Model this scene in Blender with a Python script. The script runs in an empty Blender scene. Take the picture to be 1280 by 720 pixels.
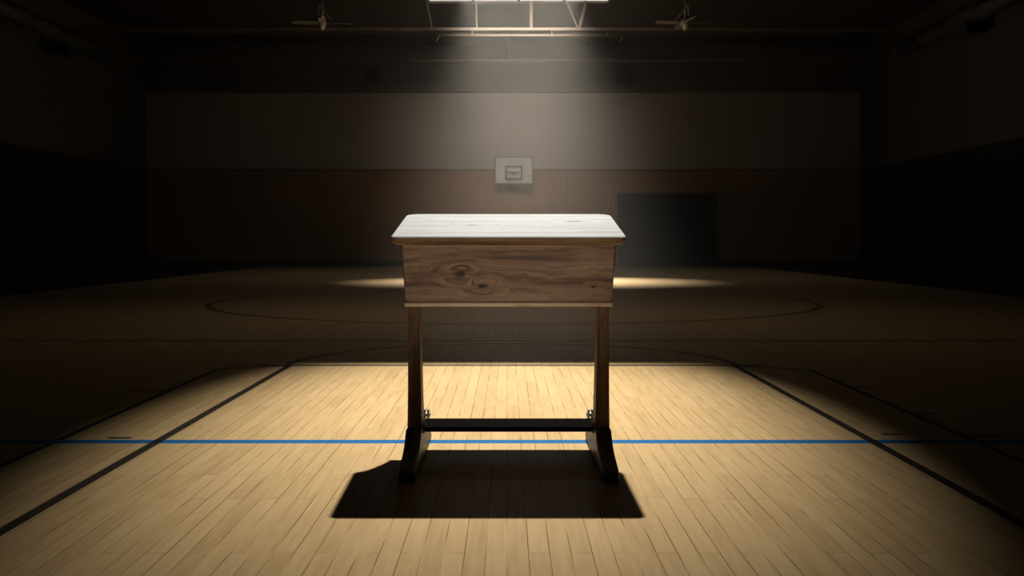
import bpy, bmesh, math, random
from mathutils import Vector, Matrix
random.seed(7)
# All lengths below are written in units of the camera height; S turns them into metres.
S = 0.8
F = 1350.0            # focal length in pixels of the 1280 px wide frame
C = bpy.context.scene.collection
sc = bpy.context.scene

# ------------------------------------------------------------------ helpers
class MB:
    def __init__(self): self.bm = bmesh.new()
    def _add(self, vs, fs):
        v = [self.bm.verts.new(p) for p in vs]
        for f in fs:
            self.bm.faces.new([v[i] for i in f])
        return v
    def box(self, x0, x1, y0, y1, z0, z1):
        self._add([(x0,y0,z0),(x1,y0,z0),(x1,y1,z0),(x0,y1,z0),(x0,y0,z1),(x1,y0,z1),(x1,y1,z1),(x0,y1,z1)],
                  [(3,2,1,0),(4,5,6,7),(0,1,5,4),(1,2,6,5),(2,3,7,6),(3,0,4,7)])
        return self
    def loft(self, rings, caps=True):
        n = len(rings[0]); vs = [p for r in rings for p in r]; fs = []
        for k in range(len(rings)-1):
            for i in range(n):
                j = (i+1) % n
                fs.append((k*n+i, k*n+j, (k+1)*n+j, (k+1)*n+i))
        if caps:
            fs.append(tuple(reversed(range(n)))); fs.append(tuple((len(rings)-1)*n+i for i in range(n)))
        self._add(vs, fs); return self
    def tube(self, a, b, r, r2=None, n=12):
        a = Vector(a); b = Vector(b); d = (b-a).normalized()
        u = d.orthogonal().normalized(); w = d.cross(u); r2 = r if r2 is None else r2
        ring = lambda c, q: [tuple(c + q*(math.cos(2*math.pi*i/n)*u + math.sin(2*math.pi*i/n)*w)) for i in range(n)]
        return self.loft([ring(a, r), ring(b, r2)])
    def torus(self, c, R, r, n=32, m=10):
        vs = []; fs = []
        for i in range(n):
            t = 2*math.pi*i/n
            for j in range(m):
                p = 2*math.pi*j/m
                vs.append((c[0]+(R+r*math.cos(p))*math.cos(t), c[1]+(R+r*math.cos(p))*math.sin(t), c[2]+r*math.sin(p)))
        for i in range(n):
            for j in range(m):
                fs.append((i*m+j, ((i+1)%n)*m+j, ((i+1)%n)*m+(j+1)%m, i*m+(j+1)%m))
        self._add(vs, fs); return self
    def build(self, name, mats, parent=None, origin=None, bevel=0, seg=2, smooth=False):
        bm = self.bm
        bmesh.ops.recalc_face_normals(bm, faces=bm.faces)
        if origin is None: origin = Vector((0,0,0)) if parent is None else Vector(parent['_o'])
        for v in bm.verts: v.co = (v.co - Vector(origin))*S
        me = bpy.data.meshes.new(name)
        if smooth:
            for f in bm.faces: f.smooth = True
        bm.to_mesh(me); bm.free()
        o = bpy.data.objects.new(name, me); C.objects.link(o)
        if not isinstance(mats, (list, tuple)): mats = [mats]
        for m in mats: me.materials.append(m)
        if parent is not None: o.parent = parent
        else: o.location = Vector(origin)*S
        o['_o'] = tuple(origin)
        if bevel:
            b = o.modifiers.new('bevel', 'BEVEL'); b.width = bevel*S; b.segments = seg; b.limit_method = 'ANGLE'; b.angle_limit = math.radians(35)
            b.harden_normals = False
            for p in me.polygons: p.use_smooth = True
            w = o.modifiers.new('wn', 'WEIGHTED_NORMAL'); w.keep_sharp = True
        return o

def empty(name, origin):
    o = bpy.data.objects.new(name, None); C.objects.link(o)
    o.location = Vector(origin)*S; o['_o'] = tuple(origin); o.empty_display_size = .1
    return o
def tag(o, label=None, cat=None, group=None, kind=None):
    if label: o['label'] = label
    if cat: o['category'] = cat
    if group: o['group'] = group
    if kind: o['kind'] = kind
    return o
def dup(root, origin):
    r = root.copy(); C.objects.link(r); r.location = Vector(origin)*S
    for ch in list(root.children):
        c = ch.copy(); C.objects.link(c); c.parent = r
        for g in list(ch.children):
            d = g.copy(); C.objects.link(d); d.parent = c
    return r

# ------------------------------------------------------------------ node helpers
class NT:
    def __init__(self, name):
        self.m = bpy.data.materials.new(name); self.m.use_nodes = True
        self.t = self.m.node_tree; self.n = self.t.nodes; self.l = self.t.links
        self.b = self.n['Principled BSDF']
    def put(self, sock, v):
        if hasattr(v, 'is_output') or hasattr(v, 'links'): self.l.new(v, sock)
        else: sock.default_value = v
    def math(self, op, a, b=None, c=None, clamp=False):
        n = self.n.new('ShaderNodeMath'); n.operation = op; n.use_clamp = clamp
        self.put(n.inputs[0], a)
        if b is not None: self.put(n.inputs[1], b)
        if c is not None: self.put(n.inputs[2], c)
        return n.outputs[0]
    def xyz(self, scale=True):
        co = self.n.new('ShaderNodeTexCoord'); s = self.n.new('ShaderNodeSeparateXYZ')
        self.l.new(co.outputs['Object'], s.inputs[0])
        if scale: return [self.math('DIVIDE', s.outputs[i], S) for i in range(3)]
        return list(s.outputs)
    def comb(self, x, y, z):
        n = self.n.new('ShaderNodeCombineXYZ')
        for i, v in enumerate((x, y, z)): self.put(n.inputs[i], v)
        return n.outputs[0]
    def mix(self, f, a, b, mode='MIX'):
        n = self.n.new('ShaderNodeMix'); n.data_type = 'RGBA'; n.blend_type = mode
        self.put(n.inputs[0], f)
        self.put(n.inputs[6], a if hasattr(a, 'links') else (*a, 1)); self.put(n.inputs[7], b if hasattr(b, 'links') else (*b, 1))
        return n.outputs[2]
    def noise(self, vec, scale, detail=4, rough=.55, dist=0):
        n = self.n.new('ShaderNodeTexNoise'); self.put(n.inputs['Vector'], vec)
        n.inputs['Scale'].default_value = scale; n.inputs['Detail'].default_value = detail
        n.inputs['Roughness'].default_value = rough; n.inputs['Distortion'].default_value = dist
        return n.outputs[0]
    def ramp(self, f, stops):
        n = self.n.new('ShaderNodeValToRGB'); self.put(n.inputs[0], f)
        e = n.color_ramp.elements
        while len(e) < len(stops): e.new(.5)
        for k, (p, c) in enumerate(stops):
            e[k].position = p; e[k].color = (*c, 1)
        return n.outputs[0]
    def smooth(self, v, lo, hi):      # 0 below lo, 1 above hi
        n = self.n.new('ShaderNodeMapRange'); n.interpolation_type = 'SMOOTHSTEP'
        self.put(n.inputs[0], v); n.inputs[1].default_value = lo; n.inputs[2].default_value = hi
        return n.outputs[0]
    def bump(self, h, strength, dist=.002):
        n = self.n.new('ShaderNodeBump'); self.put(n.inputs['Height'], h)
        n.inputs['Strength'].default_value = strength; n.inputs['Distance'].default_value = dist
        self.l.new(n.outputs[0], self.b.inputs['Normal'])
    def done(self, col=None, rough=.6, spec=.5, metal=0):
        if col is not None: self.put(self.b.inputs['Base Color'], col if hasattr(col, 'links') else (*col, 1))
        self.put(self.b.inputs['Roughness'], rough)
        self.b.inputs['Specular IOR Level'].default_value = spec
        self.b.inputs['Metallic'].default_value = metal
        return self.m

def paint(name, col, rough=.6, spec=.4, metal=0, var=.12, scale=3):
    t = NT(name); x = t.xyz(); v = t.comb(*x)
    n = t.noise(v, scale, 5)
    c2 = tuple(max(0, k*(1-var)) for k in col); c3 = tuple(min(1, k*(1+var)) for k in col)
    return t.done(t.ramp(n, [(.3, c2), (.7, c3)]), rough, spec, metal)

def wood(name, dark, mid, light, grain=1.0, rough=.6, spec=.35, knots=(), axis=0, knotcol=None, along=.4):
    """long grain wood; knots = (u, v, radius) in the board's own plane (u along grain; v = z or y)"""
    t = NT(name); x, y, z = t.xyz()
    a, b, c = (x, y, z) if axis == 0 else (z, y, x)
    w = t.noise(t.comb(t.math('MULTIPLY', a, 1.2), b, c), 3.0, 3)
    # the grain bends round each knot
    bend = None; kmask = None
    for (ku, kv, kr, pl) in knots:
        q = z if pl == 'z' else y
        du = t.math('SUBTRACT', a, ku); dv = t.math('SUBTRACT', q, kv)
        d2 = t.math('ADD', t.math('MULTIPLY', t.math('MULTIPLY', du, du), .22), t.math('MULTIPLY', dv, dv))
        g = t.math('EXPONENT', t.math('MULTIPLY', d2, -1.0/(2.2*kr)**2))
        g2 = t.math('MULTIPLY', g, t.math('MULTIPLY', dv, 2.2/kr*.03))
        bend = g2 if bend is None else t.math('ADD', bend, g2)
        wob = t.math('MULTIPLY', t.math('SUBTRACT', t.noise(t.comb(a, b, c), 45, 2), .5), kr*1.2)
        k = t.math('SUBTRACT', 1.0, t.smooth(t.math('ADD', t.math('SQRT', d2), wob), kr*.35, kr*1.1))
        kmask = k if kmask is None else t.math('MAXIMUM', kmask, k)
    off = t.math('MULTIPLY', t.math('SUBTRACT', w, .5), .07)
    if bend is not None: off = t.math('SUBTRACT', off, bend)
    b2 = t.math('ADD', b, off); c2 = t.math('ADD', c, off)
    v = t.comb(t.math('MULTIPLY', a, along), t.math('MULTIPLY', b2, 14*grain), t.math('MULTIPLY', c2, 14*grain))
    n1 = t.noise(v, 2.2, 7, .62)
    v2 = t.comb(t.math('MULTIPLY', a, 2.2), t.math('MULTIPLY', b2, 90*grain), t.math('MULTIPLY', c2, 90*grain))
    n2 = t.noise(v2, 1.6, 4, .7)
    n = t.math('ADD', t.math('MULTIPLY', n1, .72), t.math('MULTIPLY', n2, .28))
    col = t.ramp(n, [(.38, dark), (.5, mid), (.62, light)])
    if kmask is not None: col = t.mix(t.math('MULTIPLY', kmask, .9), col, knotcol or tuple(k*.35 for k in dark))
    t.bump(n, .35, .004)
    return t.done(col, rough, spec)

# ------------------------------------------------------------------ materials
M = {}
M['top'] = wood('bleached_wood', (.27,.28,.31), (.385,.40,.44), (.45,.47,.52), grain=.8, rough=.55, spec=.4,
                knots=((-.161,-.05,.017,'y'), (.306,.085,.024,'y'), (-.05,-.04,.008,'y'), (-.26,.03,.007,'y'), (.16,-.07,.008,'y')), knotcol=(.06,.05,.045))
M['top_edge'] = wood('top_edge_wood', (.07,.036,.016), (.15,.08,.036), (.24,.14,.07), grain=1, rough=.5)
M['front'] = wood('aged_brown_wood', (.09,.045,.026), (.25,.15,.09), (.36,.24,.155), grain=.8, rough=.6,
                knots=((-.204,.857,.017,'z'), (-.108,.805,.013,'z'), (.36,.80,.006,'z')), knotcol=(.012,.007,.005))
M['side'] = wood('dark_side_wood', (.045,.025,.015), (.10,.06,.036), (.16,.10,.06), grain=1, rough=.65, axis=0)
M['bottom'] = wood('pale_edge_wood', (.5,.33,.19), (.66,.5,.34), (.8,.65,.48), grain=1, rough=.5)
M['post'] = wood('dark_post_wood', (.06,.029,.014), (.14,.072,.037), (.23,.125,.068), grain=1, rough=.5, axis=1)
M['black'] = paint('black_paint', (.002,.002,.002), .9, .02)
M['foot'] = paint('foot_black_iron', (.018,.017,.016), .42, .35)
M['steel'] = paint('worn_steel', (.55,.54,.52), .38, .5, .6)
M['iron'] = paint('dark_iron', (.05,.045,.04), .5, .4, .4)
M['truss'] = paint('truss_cream_paint', (.17,.125,.09), .55, .4)
M['fan'] = paint('fan_grey_metal', (.5,.48,.45), .4, .5, .4)
M['duct'] = paint('duct_sheet_metal', (.10,.10,.10), .5, .4, .2)
M['board'] = paint('backboard_white', (.52,.47,.42), .5)
M['boardline'] = paint('backboard_dark_line', (.16,.12,.09), .6)
M['rim'] = paint('rim_dark_orange', (.13,.065,.04), .5)
M['ceil'] = paint('ceiling_brown', (.10,.085,.07), .85, .1, 0, .15, 1)
M['upper'] = paint('wall_upper_dark', (.13,.11,.095), .85, .1, 0, .15, .6)
M['mid'] = paint('wall_greige_paint', (.42,.35,.29), .85, .1, 0, .08, .4)
M['door'] = paint('door_blue_black', (.010,.014,.018), .7, .15)
M['basebd'] = paint('baseboard_black', (.012,.013,.011), .6, .2)
M['speaker'] = paint('speaker_grey', (.11,.10,.10), .7, .2)
M['grille'] = paint('speaker_grille', (.05,.048,.047), .8, .2)
M['rail'] = paint('rail_brown', (.16,.10,.065), .7, .2)

def wall_low():
    t = NT('wall_brown_panelling'); x, y, z = t.xyz()
    # vertical boards about .5 wide, on walls running either way
    u = t.math('ADD', x, y)
    fr = t.math('FRACT', t.math('DIVIDE', u, .62))
    seam = t.math('LESS_THAN', fr, .02)
    n = t.noise(t.comb(t.math('MULTIPLY', x, 6), t.math('MULTIPLY', y, 6), t.math('MULTIPLY', z, .6)), 1.5, 5)
    c = t.ramp(n, [(.3, (.25,.13,.058)), (.7, (.33,.185,.09))])
    return t.done(t.mix(t.math('MULTIPLY', seam, .3), c, (.05,.03,.02)), .75, .15)
M['low'] = wall_low()
M['side_low'] = paint('side_wall_dark_low', (.035,.028,.024), .8, .1)  # side walls in darker tones than the back wall
M['side_mid'] = paint('side_wall_dark_mid', (.12,.105,.085), .85, .1)

def skylight_glass():
    t = NT('skylight_daylight_glass')
    t.b.inputs['Base Color'].default_value = (.8,.8,.8,1)
    t.b.inputs['Emission Color'].default_value = (1,.95,.86,1)
    t.b.inputs['Emission Strength'].default_value = .7
    return t.m
M['sky'] = skylight_glass()

# ------------------------------------------------------------------ floor
LB = 8.62       # depth of the line that closes the lane
def floor_mat():
    t = NT('maple_strip_floor'); x, y, z = t.xyz()
    br = t.n.new('ShaderNodeTexBrick')
    t.l.new(t.comb(y, x, 0.0), br.inputs['Vector'])
    br.offset = .37; br.offset_frequency = 2; br.squash = 1; br.inputs['Scale'].default_value = 1
    br.inputs['Brick Width'].default_value = 1.15; br.inputs['Row Height'].default_value = .068
    br.inputs['Mortar Size'].default_value = .0019; br.inputs['Mortar Smooth'].default_value = .3; br.inputs['Bias'].default_value = 0
    br.inputs['Color1'].default_value = (0,0,0,1); br.inputs['Color2'].default_value = (1,1,1,1); br.inputs['Mortar'].default_value = (.5,.5,.5,1)
    sep = t.n.new('ShaderNodeSeparateColor'); t.l.new(br.outputs['Color'], sep.inputs[0]); rnd = sep.outputs[0]
    gr = t.noise(t.comb(t.math('MULTIPLY', x, 26), t.math('ADD', t.math('MULTIPLY', y, 1.4), t.math('MULTIPLY', rnd, 13)), 0.0), 1.6, 6, .65, .4)
    big = t.noise(t.comb(x, t.math('MULTIPLY', y, .5), 0.0), .9, 3)
    tone = t.math('ADD', t.math('ADD', t.math('MULTIPLY', rnd, .13), t.math('MULTIPLY', gr, .62)), t.math('MULTIPLY', big, .2))
    col = t.ramp(tone, [(.22, (.40,.27,.125)), (.5, (.54,.385,.20)), (.8, (.64,.475,.265))])
    fleck = t.smooth(t.noise(t.comb(t.math('MULTIPLY', x, 14), t.math('MULTIPLY', y, 4), 0.0), 2.0, 4, .7), .62, .76)
    col = t.mix(t.math('MULTIPLY', fleck, .35), col, (.25,.14,.06))
    gapn = t.noise(t.comb(t.math('MULTIPLY', x, 6), t.math('MULTIPLY', y, 1.2), 0.0), 1.3, 3)
    gap = t.math('MULTIPLY', br.outputs['Fac'], t.smooth(gapn, .35, .6))
    col = t.mix(t.math('MULTIPLY', gap, .85), col, (.10,.055,.025))
    absf = lambda a: t.math('ABSOLUTE', a)
    def band(v, c, w):              # 1 where |v-c| < w/2
        return t.math('LESS_THAN', absf(t.math('SUBTRACT', v, c)), w/2)
    def rng(v, a, b):
        return t.math('MULTIPLY', t.math('GREATER_THAN', v, a), t.math('LESS_THAN', v, b))
    mul = lambda *a: a[0] if len(a) == 1 else t.math('MULTIPLY', a[0], mul(*a[1:]))
    def lay(col, mask, c, k=.95):
        return t.mix(t.math('MULTIPLY', mask, k), col, c)
    dist = lambda cx, cy: t.math('SQRT', t.math('ADD', t.math('POWER', absf(t.math('SUBTRACT', x, cx)), 2.0), t.math('POWER', absf(t.math('SUBTRACT', y, cy)), 2.0)))
    brown = (.045,.028,.018); navy = (.006,.022,.075); blue = (.0,.13,.36); black = (.010,.010,.014)
    # centre circle, halfway line, free throw arc
    col = lay(col, band(dist(.1, 17.6), 4.8, .11), brown, .75)
    col = lay(col, mul(band(y, 10.72, .10), rng(x, -8.5, 8.5)), brown, .7)
    col = lay(col, mul(band(dist(.04, LB), 1.80, .06), t.math('GREATER_THAN', y, LB)), brown, .85)
    col = lay(col, mul(band(y, LB, .10), rng(x, -2.0, 2.05)), (.03,.04,.05), .9)
    for sx in (-1, 1):
        cx = -2.245 if sx < 0 else 2.325
        col = lay(col, mul(band(x, cx, .042), rng(y, -3, 8.33)), navy)
        a, b = (cx, -1.72) if sx < 0 else (1.80, cx)
        col = lay(col, mul(band(t.math('ADD', y, t.math('MULTIPLY', absf(x), .42)), 9.32, .07), rng(x, a, b)), (.03,.03,.035), .85)
    # lane ticks outside the blue rails
    for (xa, xb, yy) in ((-2.52,-2.26,7.18), (2.33,2.52,7.33), (2.33,2.50,6.22), (2.33,2.52,5.52), (-2.02,-1.90,5.46), (1.93,2.03,5.56)):
        col = lay(col, mul(band(y, yy, .045), rng(x, xa, xb)), navy)
    col = lay(col, band(y, 5.357, .095), blue, .97)
    for cx in (-1.737, 1.815):
        col = lay(col, mul(band(x, cx, .052), rng(y, -3, LB)), black)
    # dark stained apron along both side walls
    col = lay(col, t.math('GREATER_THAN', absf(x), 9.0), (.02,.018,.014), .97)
    rough = t.math('ADD', .36, t.math('MULTIPLY', gr, .18))
    t.bump(t.math('SUBTRACT', t.math('MULTIPLY', gr, .15), gap), .25, .002)
    return t.done(col, rough, .09)
M['floor'] = floor_mat()

XL, XR, YN, YF, ZC = -13.7, 13.4, -5.0, 41.0, 8.4
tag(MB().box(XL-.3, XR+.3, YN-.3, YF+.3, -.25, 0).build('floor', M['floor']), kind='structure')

# ------------------------------------------------------------------ walls: low panelling, mid paint, dark top
Z1, Z2 = 3.67, 6.62
def wall(name, bx, mats=('low','mid','upper')):
    mb = MB()
    for k, (a, b) in enumerate(((-.25, Z1), (Z1, Z2), (Z2, ZC+.2))):
        n0 = len(mb.bm.faces); mb.box(*bx, a, b)
        mb.bm.faces.ensure_lookup_table()
        for f in mb.bm.faces[n0:]: f.material_index = k
    return tag(mb.build(name, [M[k] for k in mats]), kind='structure')
wall('wall_back', (XL-.3, XR+.3, YF, YF+.3))
wall('wall_front', (XL-.3, XR+.3, YN-.3, YN))
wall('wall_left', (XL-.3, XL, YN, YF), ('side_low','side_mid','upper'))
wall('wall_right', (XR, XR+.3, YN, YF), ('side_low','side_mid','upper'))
DX0, DX1, DZ = 4.19, 7.93, 2.76
b = MB().box(XL, DX0-.08, YF-.05, YF, 0, .2); b.box(DX1+.08, XR, YF-.05, YF, 0, .2)
tag(b.build('baseboard_back', M['basebd'], bevel=.01), kind='structure')
tag(MB().box(XL, XL+.05, YN, YF-.05, 0, .2).build('baseboard_left', M['basebd'], bevel=.01), kind='structure')
tag(MB().box(XR-.05, XR, YN, YF-.05, 0, .2).build('baseboard_right', M['basebd'], bevel=.01), kind='structure')
tag(MB().box(XL, XR, YF-.03, YF, Z1-.05, Z1+.02).build('trim_1', M['rail']), kind='structure')
tag(MB().box(XL, XR, YF-.12, YF, Z2-.02, Z2+.12).build('trim_2', M['upper']), kind='structure')

# double door in the back wall
d = tag(empty('door_1', ((DX0+DX1)/2, YF, 0)), kind='structure')
f = MB().box(DX0-.08, DX0, YF-.07, YF, 0, DZ+.08); f.box(DX1, DX1+.08, YF-.07, YF, 0, DZ+.08); f.box(DX0, DX1, YF-.07, YF, DZ, DZ+.08)
f.build('door_frame', M['rail'], d)
xm = (DX0+DX1)/2
for a, b_ in ((DX0, xm-.01), (xm+.01, DX1)):
    lf = MB().box(a, b_, YF-.05, YF-.005, .01, DZ).build('door_leaf', M['door'], d, bevel=.008)
    w = MB(); w.box(a+.2, b_-.2, YF-.10, YF-.07, 1.25, 1.31); w.box(a+.25, a+.32, YF-.08, YF-.05, 1.25, 1.31); w.box(b_-.32, b_-.25, YF-.08, YF-.05, 1.25, 1.31)
    w.build('push_bar', M['door'], lf)

# ------------------------------------------------------------------ ceiling with the skylight opening
SX0, SX1, SY0, SY1 = -2.46, 3.18, 29.0, 33.75
c = MB()
c.box(XL-.3, SX0, YN-.3, YF+.3, ZC, ZC+.25); c.box(SX1, XR+.3, YN-.3, YF+.3, ZC, ZC+.25)
c.box(SX0, SX1, YN-.3, SY0, ZC, ZC+.25); c.box(SX0, SX1, SY1, YF+.3, ZC, ZC+.25)
tag(c.build('ceiling', M['ceil']), kind='structure')
w = tag(empty('window_1', ((SX0+SX1)/2, (SY0+SY1)/2, ZC)), kind='structure')
fr = MB()
for k in range(5):
    xx = SX0 + (SX1-SX0)*k/4; fr.box(xx-.04, xx+.04, SY0, SY1, ZC-.01, ZC+.06)
for k in range(4):
    yy = SY0 + (SY1-SY0)*k/3; fr.box(SX0, SX1, yy-.04, yy+.04, ZC-.01, ZC+.06)
fr.build('window_frame', M['truss'], w)
MB().box(SX0, SX1, SY0, SY1, ZC+.06, ZC+.10).build('window_pane', M['sky'], w)
# unseen baffle, added to cut the floodlight beam off at the lane line
BK = 8.55
tag(MB().box(XL, XR, BK, BK+.25, 5.0, ZC).build('beam_baffle', M['ceil']), kind='structure')

# ------------------------------------------------------------------ roof trusses
def truss(Y, zc, label):
    t = tag(empty('roof_truss', (0, Y, ZC)), label, 'truss', 'roof trusses')
    m = MB(); m.box(XL, XR, Y-.07, Y+.07, zc-.04, zc+.05); m.build('bottom_chord', M['truss'], t, bevel=.01)
    m = MB(); m.box(XL, XR, Y-.07, Y+.07, ZC-.035, ZC); m.build('top_chord', M['truss'], t, bevel=.01)
    return t
T1, ZT = 33.0, 7.43
def px(x, D=T1): return (x-634)*D/F
def pz(y, D=T1): return 1+(300-y)*D/F
t = truss(T1, ZT, 'pale roof truss crossing just under the bright skylight')
for (xa, xb) in ((533,540), (595,596), (664,664), (733,724), (708,723)):
    r = .055 if xa in (733, 664) else .03
    MB().tube((px(xb), T1, ZT), (px(xa - (xb-xa)*.0), T1, ZC-.1), r, n=8).build('web_bar', M['truss'], t)
T2 = 38.5
t2 = truss(T2, ZT-.05, 'dim brown roof truss close to the back wall')
for k in range(-4, 5):
    xx = k*3.0
    MB().tube((xx, T2, ZT-.05), (xx, T2, ZC-.03), .025, n=8).build('web_bar', M['ceil'], t2)
# pipe rail slung below the near truss
rl = tag(empty('hanging_rail', (px(664), T1-.35, pz(44.5, T1-.35))), 'pale pipe rail slung level below the truss under the skylight', 'rail')
D = T1-.35
MB().tube((px(549, D), D, pz(44.5, D)), (px(779, D), D, pz(44.5, D)), .045, n=12).build('pipe', M['truss'], rl, smooth=True)
for a, b_ in ((549, 545), (779, 775)):
    MB().tube((px(a, D), D, pz(44.5, D)), (px(b_, D), D, pz(53, D)), .025, n=8).build('end_brace', M['truss'], rl)
for a in (590, 690, 760):
    MB().tube((px(a, D), D, pz(44.5, D)), (px(a, D), T1, ZT-.03), .018, n=8).build('hanger', M['truss'], rl)

# ------------------------------------------------------------------ ceiling fans
FD = 32.0
def fan(label, xpx, mir):
    X = px(xpx, FD); zb = pz(29, FD)
    f = tag(empty('ceiling_fan', (X, FD, ZC)), label, 'ceiling fan', 'ceiling fans beside the skylight')
    MB().tube((X, FD, zb+.1), (X, FD, ZC), .025, n=10).build('down_rod', M['fan'], f, smooth=True)
    m = MB(); z1 = pz(6, FD)
    m.tube((X+mir*.08, FD-.06, z1), (X-mir*.14, FD-.06, z1-.30), .018, n=8); m.tube((X+mir*.08, FD-.06, z1), (X+mir*.10, FD-.06, z1-.34), .018, n=8)
    m.tube((X-mir*.14, FD-.06, z1-.30), (X-mir*.30, FD-.1, zb+.05), .014, n=8)
    m.build('stay_bracket', M['fan'], f)
    m = MB()
    prof = [(.02,.12), (.10,.10), (.13,.02), (.13,-.06), (.08,-.12), (.06,-.2), (.02,-.22)]
    m.loft([[(X+r*math.cos(2*math.pi*i/20), FD+r*math.sin(2*math.pi*i/20), zb+h) for i in range(20)] for r, h in prof])
    m.build('motor_hub', M['fan'], f, smooth=True)
    for k in range(4):
        a = math.radians(8 + 90*k)
        ca, sa = math.cos(a), math.sin(a)
        def pt(r, s, z): return (X + ca*r - sa*s, FD + sa*r + ca*s, z)
        rings = []
        for r, wd in ((.10,.03), (.28,.09), (.6,.10), (.82,.085), (.88,.04)):
            rings.append([pt(r, -wd, zb-.03), pt(r, wd, zb+.02), pt(r, wd, zb+.035), pt(r, -wd, zb-.015)])
        MB().loft(rings).build('blade', M['fan'], f)
fan('dim ceiling fan hanging left of the skylight', 403, -1)
fan('dim ceiling fan hanging right of the skylight', 856, 1)

# ------------------------------------------------------------------ ducts high on the side walls
def duct(label, X, Z, y0, y1, vent):
    d = tag(empty('air_duct', (X, y0, Z)), label, 'duct', 'ducts high along the side walls')
    MB().tube((X, y0, Z), (X, y1, Z), .24, n=24).build('duct_pipe', M['duct'], d, smooth=True)
    y = y0
    while y <= y1:
        MB().tube((X, y-.04, Z), (X, y+.04, Z), .265, n=24).build('seam_collar', M['duct'], d, smooth=True); y += (y1-y0)/5.0001
    v = MB(); v.loft([[(X-.15, vent-.3, Z-.2), (X+.15, vent-.3, Z-.2), (X+.15, vent+.3, Z-.2), (X-.15, vent+.3, Z-.2)],
                      [(X-.28, vent-.5, Z-.52), (X+.28, vent-.5, Z-.52), (X+.28, vent+.5, Z-.52), (X-.28, vent+.5, Z-.52)]])
    v.build('vent_outlet', M['duct'], d)
    wx = XL if X < 0 else XR
    for yy in (y0+1.5, y1-1.5):
        MB().box(min(X, wx), max(X, wx), yy-.03, yy+.03, Z-.03, Z+.03).build('wall_bracket', M['duct'], d)
duct('faint grey air duct high on the left wall', -13.0, 6.95, 25, 35, 31.8)
duct('faint grey air duct high on the right wall', 12.8, 7.2, 25, 35, 30.0)

# ------------------------------------------------------------------ loudspeakers on the back wall
def speaker(label, xpx, ypx, wpx):
    X = px(xpx, YF); Z = pz(ypx, YF); w = wpx*YF/F/2
    s = tag(empty('wall_speaker', (X, YF, Z)), label, 'loudspeaker', 'loudspeakers on the back wall')
    MB().box(X-w, X+w, YF-.42, YF-.10, Z-.28, Z+.28).build('cabinet', M['speaker'], s, bevel=.02)
    MB().box(X-w+.04, X+w-.04, YF-.44, YF-.42, Z-.24, Z+.24).build('grille', M['grille'], s, bevel=.005)
    MB().box(X-.06, X+.06, YF-.10, YF, Z-.08, Z+.08).build('mounting_bracket', M['iron'], s)
speaker('faint dark loudspeaker high on the back wall, left of the light beam', 467, 95, 20)
speaker('faint dark loudspeaker high on the back wall, right of the light beam', 780, 95, 18)

# ------------------------------------------------------------------ basketball backboard
BD = 40.4
bx0, bx1, bz0, bz1 = px(619.5, BD), px(665, BD), pz(229, BD), pz(197, BD)
xc = (bx0+bx1)/2
bb = tag(empty('basketball_backboard', (xc, YF, bz0)), 'small pale basketball backboard with hoop, fixed to the back wall', 'basketball hoop')
MB().box(bx0, bx1, BD, BD+.05, bz0, bz1).build('board', M['board'], bb, bevel=.01)
m = MB(); e = .03
for q in ((bx0-e, bx1+e, bz1, bz1+e), (bx0-e, bx1+e, bz0-e, bz0), (bx0-e, bx0, bz0, bz1), (bx1, bx1+e, bz0, bz1)):
    m.box(q[0], q[1], BD-.01, BD+.06, q[2], q[3])
m.build('board_frame', M['boardline'], bb)
m = MB(); a0, a1, c0, c1 = px(631.2, BD), px(653.3, BD), pz(225, BD), pz(207, BD); e = .075
for q in ((a0, a1, c1-e, c1), (a0, a1, c0, c0+e*1.1), (a0, a0+e, c0+e, c1-e), (a1-e, a1, c0+e, c1-e)):
    m.box(q[0], q[1], BD-.008, BD, q[2], q[3])
m.build('target_rectangle', M['boardline'], bb)
zr = pz(215.5, BD-.32)
m = MB(); m.torus((xc-.02, BD-.34, zr), .26, .016); rim = m.build('rim', M['rim'], bb, smooth=True)
m = MB(); m.box(xc-.10, xc+.06, BD-.09, BD-.008, zr-.04, zr+.03); m.build('rim_bracket', M['rim'], bb)
for xx in (bx0+.3, bx1-.3):
    for zz in (bz0+.15, bz1-.2): MB().tube((xx, BD+.05, zz), (xx, YF, zz-.1), .03, n=8).build('wall_arm', M['iron'], bb)
MB().tube((xc, BD+.03, bz0-.12), (xc, BD+.03, bz0), .05, n=10).build('lower_clamp', M['rim'], bb)

# ------------------------------------------------------------------ the school desk
DK = (.006, 4.9, 0)
desk = tag(empty('school_desk', DK), 'old wooden school desk with sloped pale lid standing in the pool of light', 'desk')
DO = .006
# lid: outline in plan with rounded corners, z follows the slope
y0, y1, zf, zb, hw = 4.50, 5.25, 1.0135, 1.1265, .4935
def zt(y): return zf + (y-y0)*(zb-zf)/(y1-y0)
def outline(ins, rf=.030, rb=.065):
    pts = []
    def arc(cx, cy, r, a0, a1, n=7):
        for i in range(n+1):
            a = math.radians(a0+(a1-a0)*i/n); pts.append((cx+r*math.cos(a), cy+r*math.sin(a)))
    X = hw-ins; A = y0+ins; B = y1-ins
    arc(X-rf, A+rf, rf, -90, 0); arc(X-rb, B-rb, rb, 0, 90); arc(-X+rb, B-rb, rb, 90, 180); arc(-X+rf, A+rf, rf, 180, 270)
    return pts
th = .038
def ring(ins, dz): return [(DO+x, y, zt(y)+dz) for x, y in outline(ins)]
m = MB(); m.loft([ring(.004, -.006), ring(.0, -.010)][::-1] + [ring(.006, -.001), ring(.012, 0)])
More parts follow.
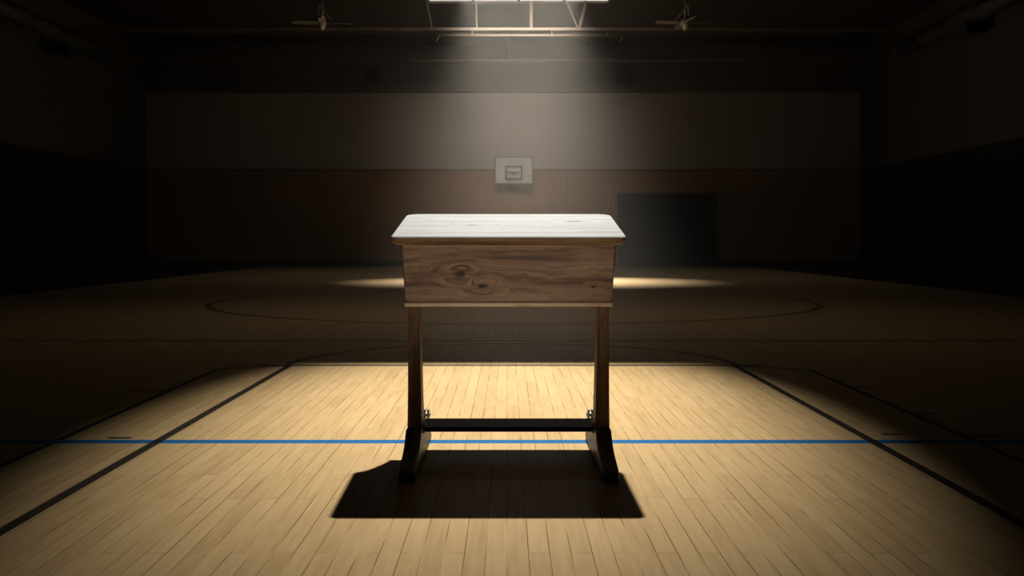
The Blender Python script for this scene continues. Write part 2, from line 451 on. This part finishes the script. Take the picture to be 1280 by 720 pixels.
# lid surface (bleached) and the darker board edge below it are one lid with two faces of finish
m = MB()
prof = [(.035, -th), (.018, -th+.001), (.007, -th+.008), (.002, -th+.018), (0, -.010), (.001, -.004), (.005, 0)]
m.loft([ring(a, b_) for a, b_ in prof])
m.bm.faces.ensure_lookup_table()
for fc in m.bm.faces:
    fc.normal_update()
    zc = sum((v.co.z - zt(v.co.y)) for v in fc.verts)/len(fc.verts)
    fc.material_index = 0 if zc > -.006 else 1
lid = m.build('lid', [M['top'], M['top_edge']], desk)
lid['label'] = 'pale bleached sloped lid with dark rounded edge'
# shallow body under the lid
yf, yb = 4.585, 5.235
def panel_front(ya, yb_, mat, name, hwt=.452, hwb=.436, zlo=.735, r=.022):
    zhi = zt(ya)-th-.002
    pts = [(-hwt, zhi), (-hwb-.004, zlo+r)]
    for i in range(1, 6):
        a = math.radians(180+90*i/6); pts.append((-hwb+r-.004+r*math.cos(a), zlo+r+r*math.sin(a)))
    pts.append((-hwb+r, zlo))
    full = [(DO+x, z) for x, z in pts] + [(DO-x, z) for x, z in reversed(pts)]
    m = MB(); m.loft([[(x, ya, z) for x, z in full], [(x, yb_, z) for x, z in full]])
    return m.build(name, mat, desk, bevel=.004)
fp = panel_front(yf, yf+.03, M['front'], 'front_panel')
fp['label'] = 'knotty brown front board'
panel_front(yb-.03, yb, M['front'], 'back_panel')
for s in (-1, 1):
    m = MB()
    # side board seen from the side: top follows the lid, lower edge straight
    for_x = lambda z: .440 + .024*(z-.735)/.26
    def q(y, z, o): return (DO + s*(for_x(z)+o), y, z)
    ya, yb2 = yf+.03, yb-.03
    a = [q(ya, .745, -.03), q(yb2, .745, -.03), q(yb2, zt(yb2)-th-.003, -.03), q(ya, zt(ya)-th-.003, -.03)]
    b_ = [q(ya, .745, 0), q(yb2, .745, 0), q(yb2, zt(yb2)-th-.003, 0), q(ya, zt(ya)-th-.003, 0)]
    m.loft([a, b_]); m.build('side_panel', M['side'], desk, bevel=.003)
m = MB(); m.box(DO-.442, DO+.442, yf-.012, yb+.02, .717, .735)
m.build('bottom_board', M['bottom'], desk, bevel=.006)['label'] = 'pale bottom board edge'
# hinges at the back of the lid
for xx in (-.3, .3):
    m = MB(); m.tube((DO+xx-.04, y1-.01, zt(y1)-th-.01), (DO+xx+.04, y1-.01, zt(y1)-th-.01), .009, n=10)
    m.box(DO+xx-.035, DO+xx+.035, yb, yb+.006, zt(y1)-th-.09, zt(y1)-th-.015); m.build('hinge', M['iron'], desk)
# each standard: turned-edge post on a long runner foot
for s in (-1, 1):
    m = MB(); rings = []
    for z, xi, xo, ya, yb_ in ((.717,.403,.449,4.80,4.98), (.66,.401,.449,4.82,4.97), (.5,.396,.450,4.83,4.965), (.3,.391,.451,4.83,4.97), (.16,.388,.452,4.82,4.99), (.06,.386,.454,4.78,5.05)):
        rings.append([(DO+s*xi, ya, z), (DO+s*xo, ya, z), (DO+s*xo, yb_, z), (DO+s*xi, yb_, z)])
    m.loft(rings); m.build('leg', M['post'], desk, bevel=.008)
    # foot: side profile (depth, height) extruded across
    P = [(4.455,0),(4.445,.018),(4.455,.040),(4.49,.054),(4.56,.066),(4.66,.085),(4.74,.115),(4.80,.16),
         (5.03,.16),(5.10,.11),(5.22,.075),(5.34,.055),(5.42,.04),(5.435,.018),(5.42,0)]
    m = MB(); m.loft([[(DO+s*.386, y, z) for y, z in P], [(DO+s*.457, y, z) for y, z in P]])
    m.build('foot', M['foot'], desk, bevel=.01, seg=3)
    # worn steel bracket: two upright plates and a curved toe on the rear of the foot
    m = MB()
    for xo in (.396, .414):
        m.loft([[(DO+s*(xo-.005), 5.30, .05), (DO+s*(xo+.005), 5.30, .05), (DO+s*(xo+.005), 5.40, .045), (DO+s*(xo-.005), 5.40, .045)],
                [(DO+s*(xo-.005), 5.325, .165), (DO+s*(xo+.005), 5.325, .165), (DO+s*(xo+.005), 5.375, .165), (DO+s*(xo-.005), 5.375, .165)]])
    m.box(*sorted((DO+s*.390, DO+s*.420)), 5.28, 5.41, .045, .062)
    br = m.build('rear_bracket', M['steel'], desk, bevel=.002); br['label'] = 'worn steel bracket'
    MB().tube((DO+s*.386, 5.35, .135), (DO+s*.424, 5.35, .135), .010, n=12).build('bolt', M['steel'], br, smooth=True)
    m = MB(); m.tube((DO+s*.380, 4.90, .135), (DO+s*.460, 4.90, .135), .012, n=12); m.build('leg_bolt', M['foot'], desk)
m = MB()
A_ = [(4.94,.122),(4.94,.138),(5.20,.142),(5.20,.116)]
m.loft([[(DO-.40, y, z) for y, z in A_], [(DO+.40, y, z) for y, z in A_]])
m.build('foot_rail', M['black'], desk, bevel=.004)['label'] = 'black foot rail'

# ------------------------------------------------------------------ floodlight fixed under the ceiling (above the picture)
LX, LY, LZ = .50, 8.46, 7.40
fl = tag(empty('floodlight', (LX, LY, ZC)), 'black floodlight hanging from the ceiling above the lane', 'lamp')
m = MB(); m.box(LX-.30, LX+.30, LY-.06, LY+.06, LZ+.03, LZ+.25); m.build('housing', M['iron'], fl, bevel=.02)
for s in (-1, 1):
    MB().tube((LX+s*.25, LY, LZ+.25), (LX+s*.25, LY, ZC), .02, n=8).build('hanger', M['iron'], fl)

def area(name, loc, target, sx, sy, power, spread, col):
    L = bpy.data.lights.new(name, 'AREA'); L.shape = 'RECTANGLE'; L.size = sx*S; L.size_y = sy*S
    L.energy = power; L.spread = math.radians(spread); L.color = col
    o = bpy.data.objects.new(name, L); C.objects.link(o); o.location = Vector(loc)*S
    d = (Vector(target)-Vector(loc)).normalized()
    o.rotation_euler = d.to_track_quat('-Z', 'Y').to_euler()
    return o
fs = bpy.data.lights.new('floodlight_lamp', 'SPOT'); fs.energy = 3400; fs.spot_size = math.radians(64); fs.spot_blend = 1
fs.shadow_soft_size = .055; fs.color = (1, .93, .80)
fo = bpy.data.objects.new('floodlight_lamp', fs); C.objects.link(fo); fo.location = (LX*S, LY*S, LZ*S); fo.scale = (.46, 1, 1)
az = (Vector((LX, LY, LZ))-Vector((-.05, 6.75, 0))).normalized(); ax = (Vector((1,0,0))-az*az.x).normalized(); ay = az.cross(ax)
fo.rotation_euler = Matrix((ax, ay, az)).transposed().to_euler()
area('mid_floor_fill', (0, 14.5, ZC-.05), (0, 14.0, 0), 3.0, 1.5, 10, 100, (1, .86, .66))  # added fill without a fixture, lifts the floor beyond the lane
# added fill spot behind the camera, brightens the front of the desk
sl = bpy.data.lights.new('desk_front_fill', 'SPOT'); sl.energy = 680; sl.spot_size = math.radians(10); sl.spot_blend = 1; sl.shadow_soft_size = .1; sl.color = (1, .86, .71)
so = bpy.data.objects.new('desk_front_fill', sl); C.objects.link(so); so.location = (.3*S, -4.8*S, 1.0*S)
so.rotation_euler = (Vector((0, 4.6, 1.1))-Vector((.3, -4.8, 1.0))).to_track_quat('-Z', 'Y').to_euler()
area('skylight_daylight', (.35, 30.0, ZC-.02), (.55, 26.2, 0), 3.1, .9, 370, 41, (1, .94, .85))
area('skylight_daylight', (.30, 31.0, ZC-.02), (.40, 41.0, 4.6), 3.2, 1.4, 62, 56, (1, .94, .85))

# ------------------------------------------------------------------ air: thin haze through the whole hall
w = bpy.data.worlds.new('world'); sc.world = w; w.use_nodes = True
w.node_tree.nodes['Background'].inputs[0].default_value = (0,0,0,1)
w.node_tree.nodes['Background'].inputs[1].default_value = 0
vs = w.node_tree.nodes.new('ShaderNodeVolumeScatter')
vs.inputs['Color'].default_value = (.95,.89,.80,1); 
wt = w.node_tree; geo = wt.nodes.new('ShaderNodeNewGeometry'); sx = wt.nodes.new('ShaderNodeSeparateXYZ'); wt.links.new(geo.outputs['Position'], sx.inputs[0])
mr = wt.nodes.new('ShaderNodeMapRange'); mr.interpolation_type = 'SMOOTHSTEP'; wt.links.new(sx.outputs[1], mr.inputs[0])
mr.inputs[1].default_value = 18*S; mr.inputs[2].default_value = 27*S; mr.inputs[3].default_value = .0005; mr.inputs[4].default_value = .013
wt.links.new(mr.outputs[0], vs.inputs['Density']); w.cycles.volume_step_size = 5.0
vs.inputs['Anisotropy'].default_value = .25
w.node_tree.links.new(vs.outputs[0], w.node_tree.nodes['World Output'].inputs['Volume'])

# ------------------------------------------------------------------ camera
cam = bpy.data.cameras.new('camera'); co = bpy.data.objects.new('camera', cam); C.objects.link(co)
co.location = (0, 0, S); co.rotation_euler = (math.radians(90), 0, 0)
cam.sensor_width = 36; cam.lens = 36*F/1280; cam.shift_x = 6/1280; cam.shift_y = -60/1280; cam.clip_end = 200
sc.camera = co

for o in bpy.data.objects:
    if '_o' in o: del o['_o']

sc.view_settings.view_transform = 'Standard'; sc.view_settings.look = 'None'
sc.view_settings.exposure = 0; sc.view_settings.gamma = 1; sc.view_settings.use_curve_mapping = False
sc.cycles.use_denoising = True; sc.cycles.volume_max_steps = 32; sc.cycles.volume_step_rate = 5
sc.cycles.max_bounces = 4; sc.cycles.diffuse_bounces = 1; sc.cycles.volume_bounces = 0
sc.cycles.sample_clamp_indirect = 4
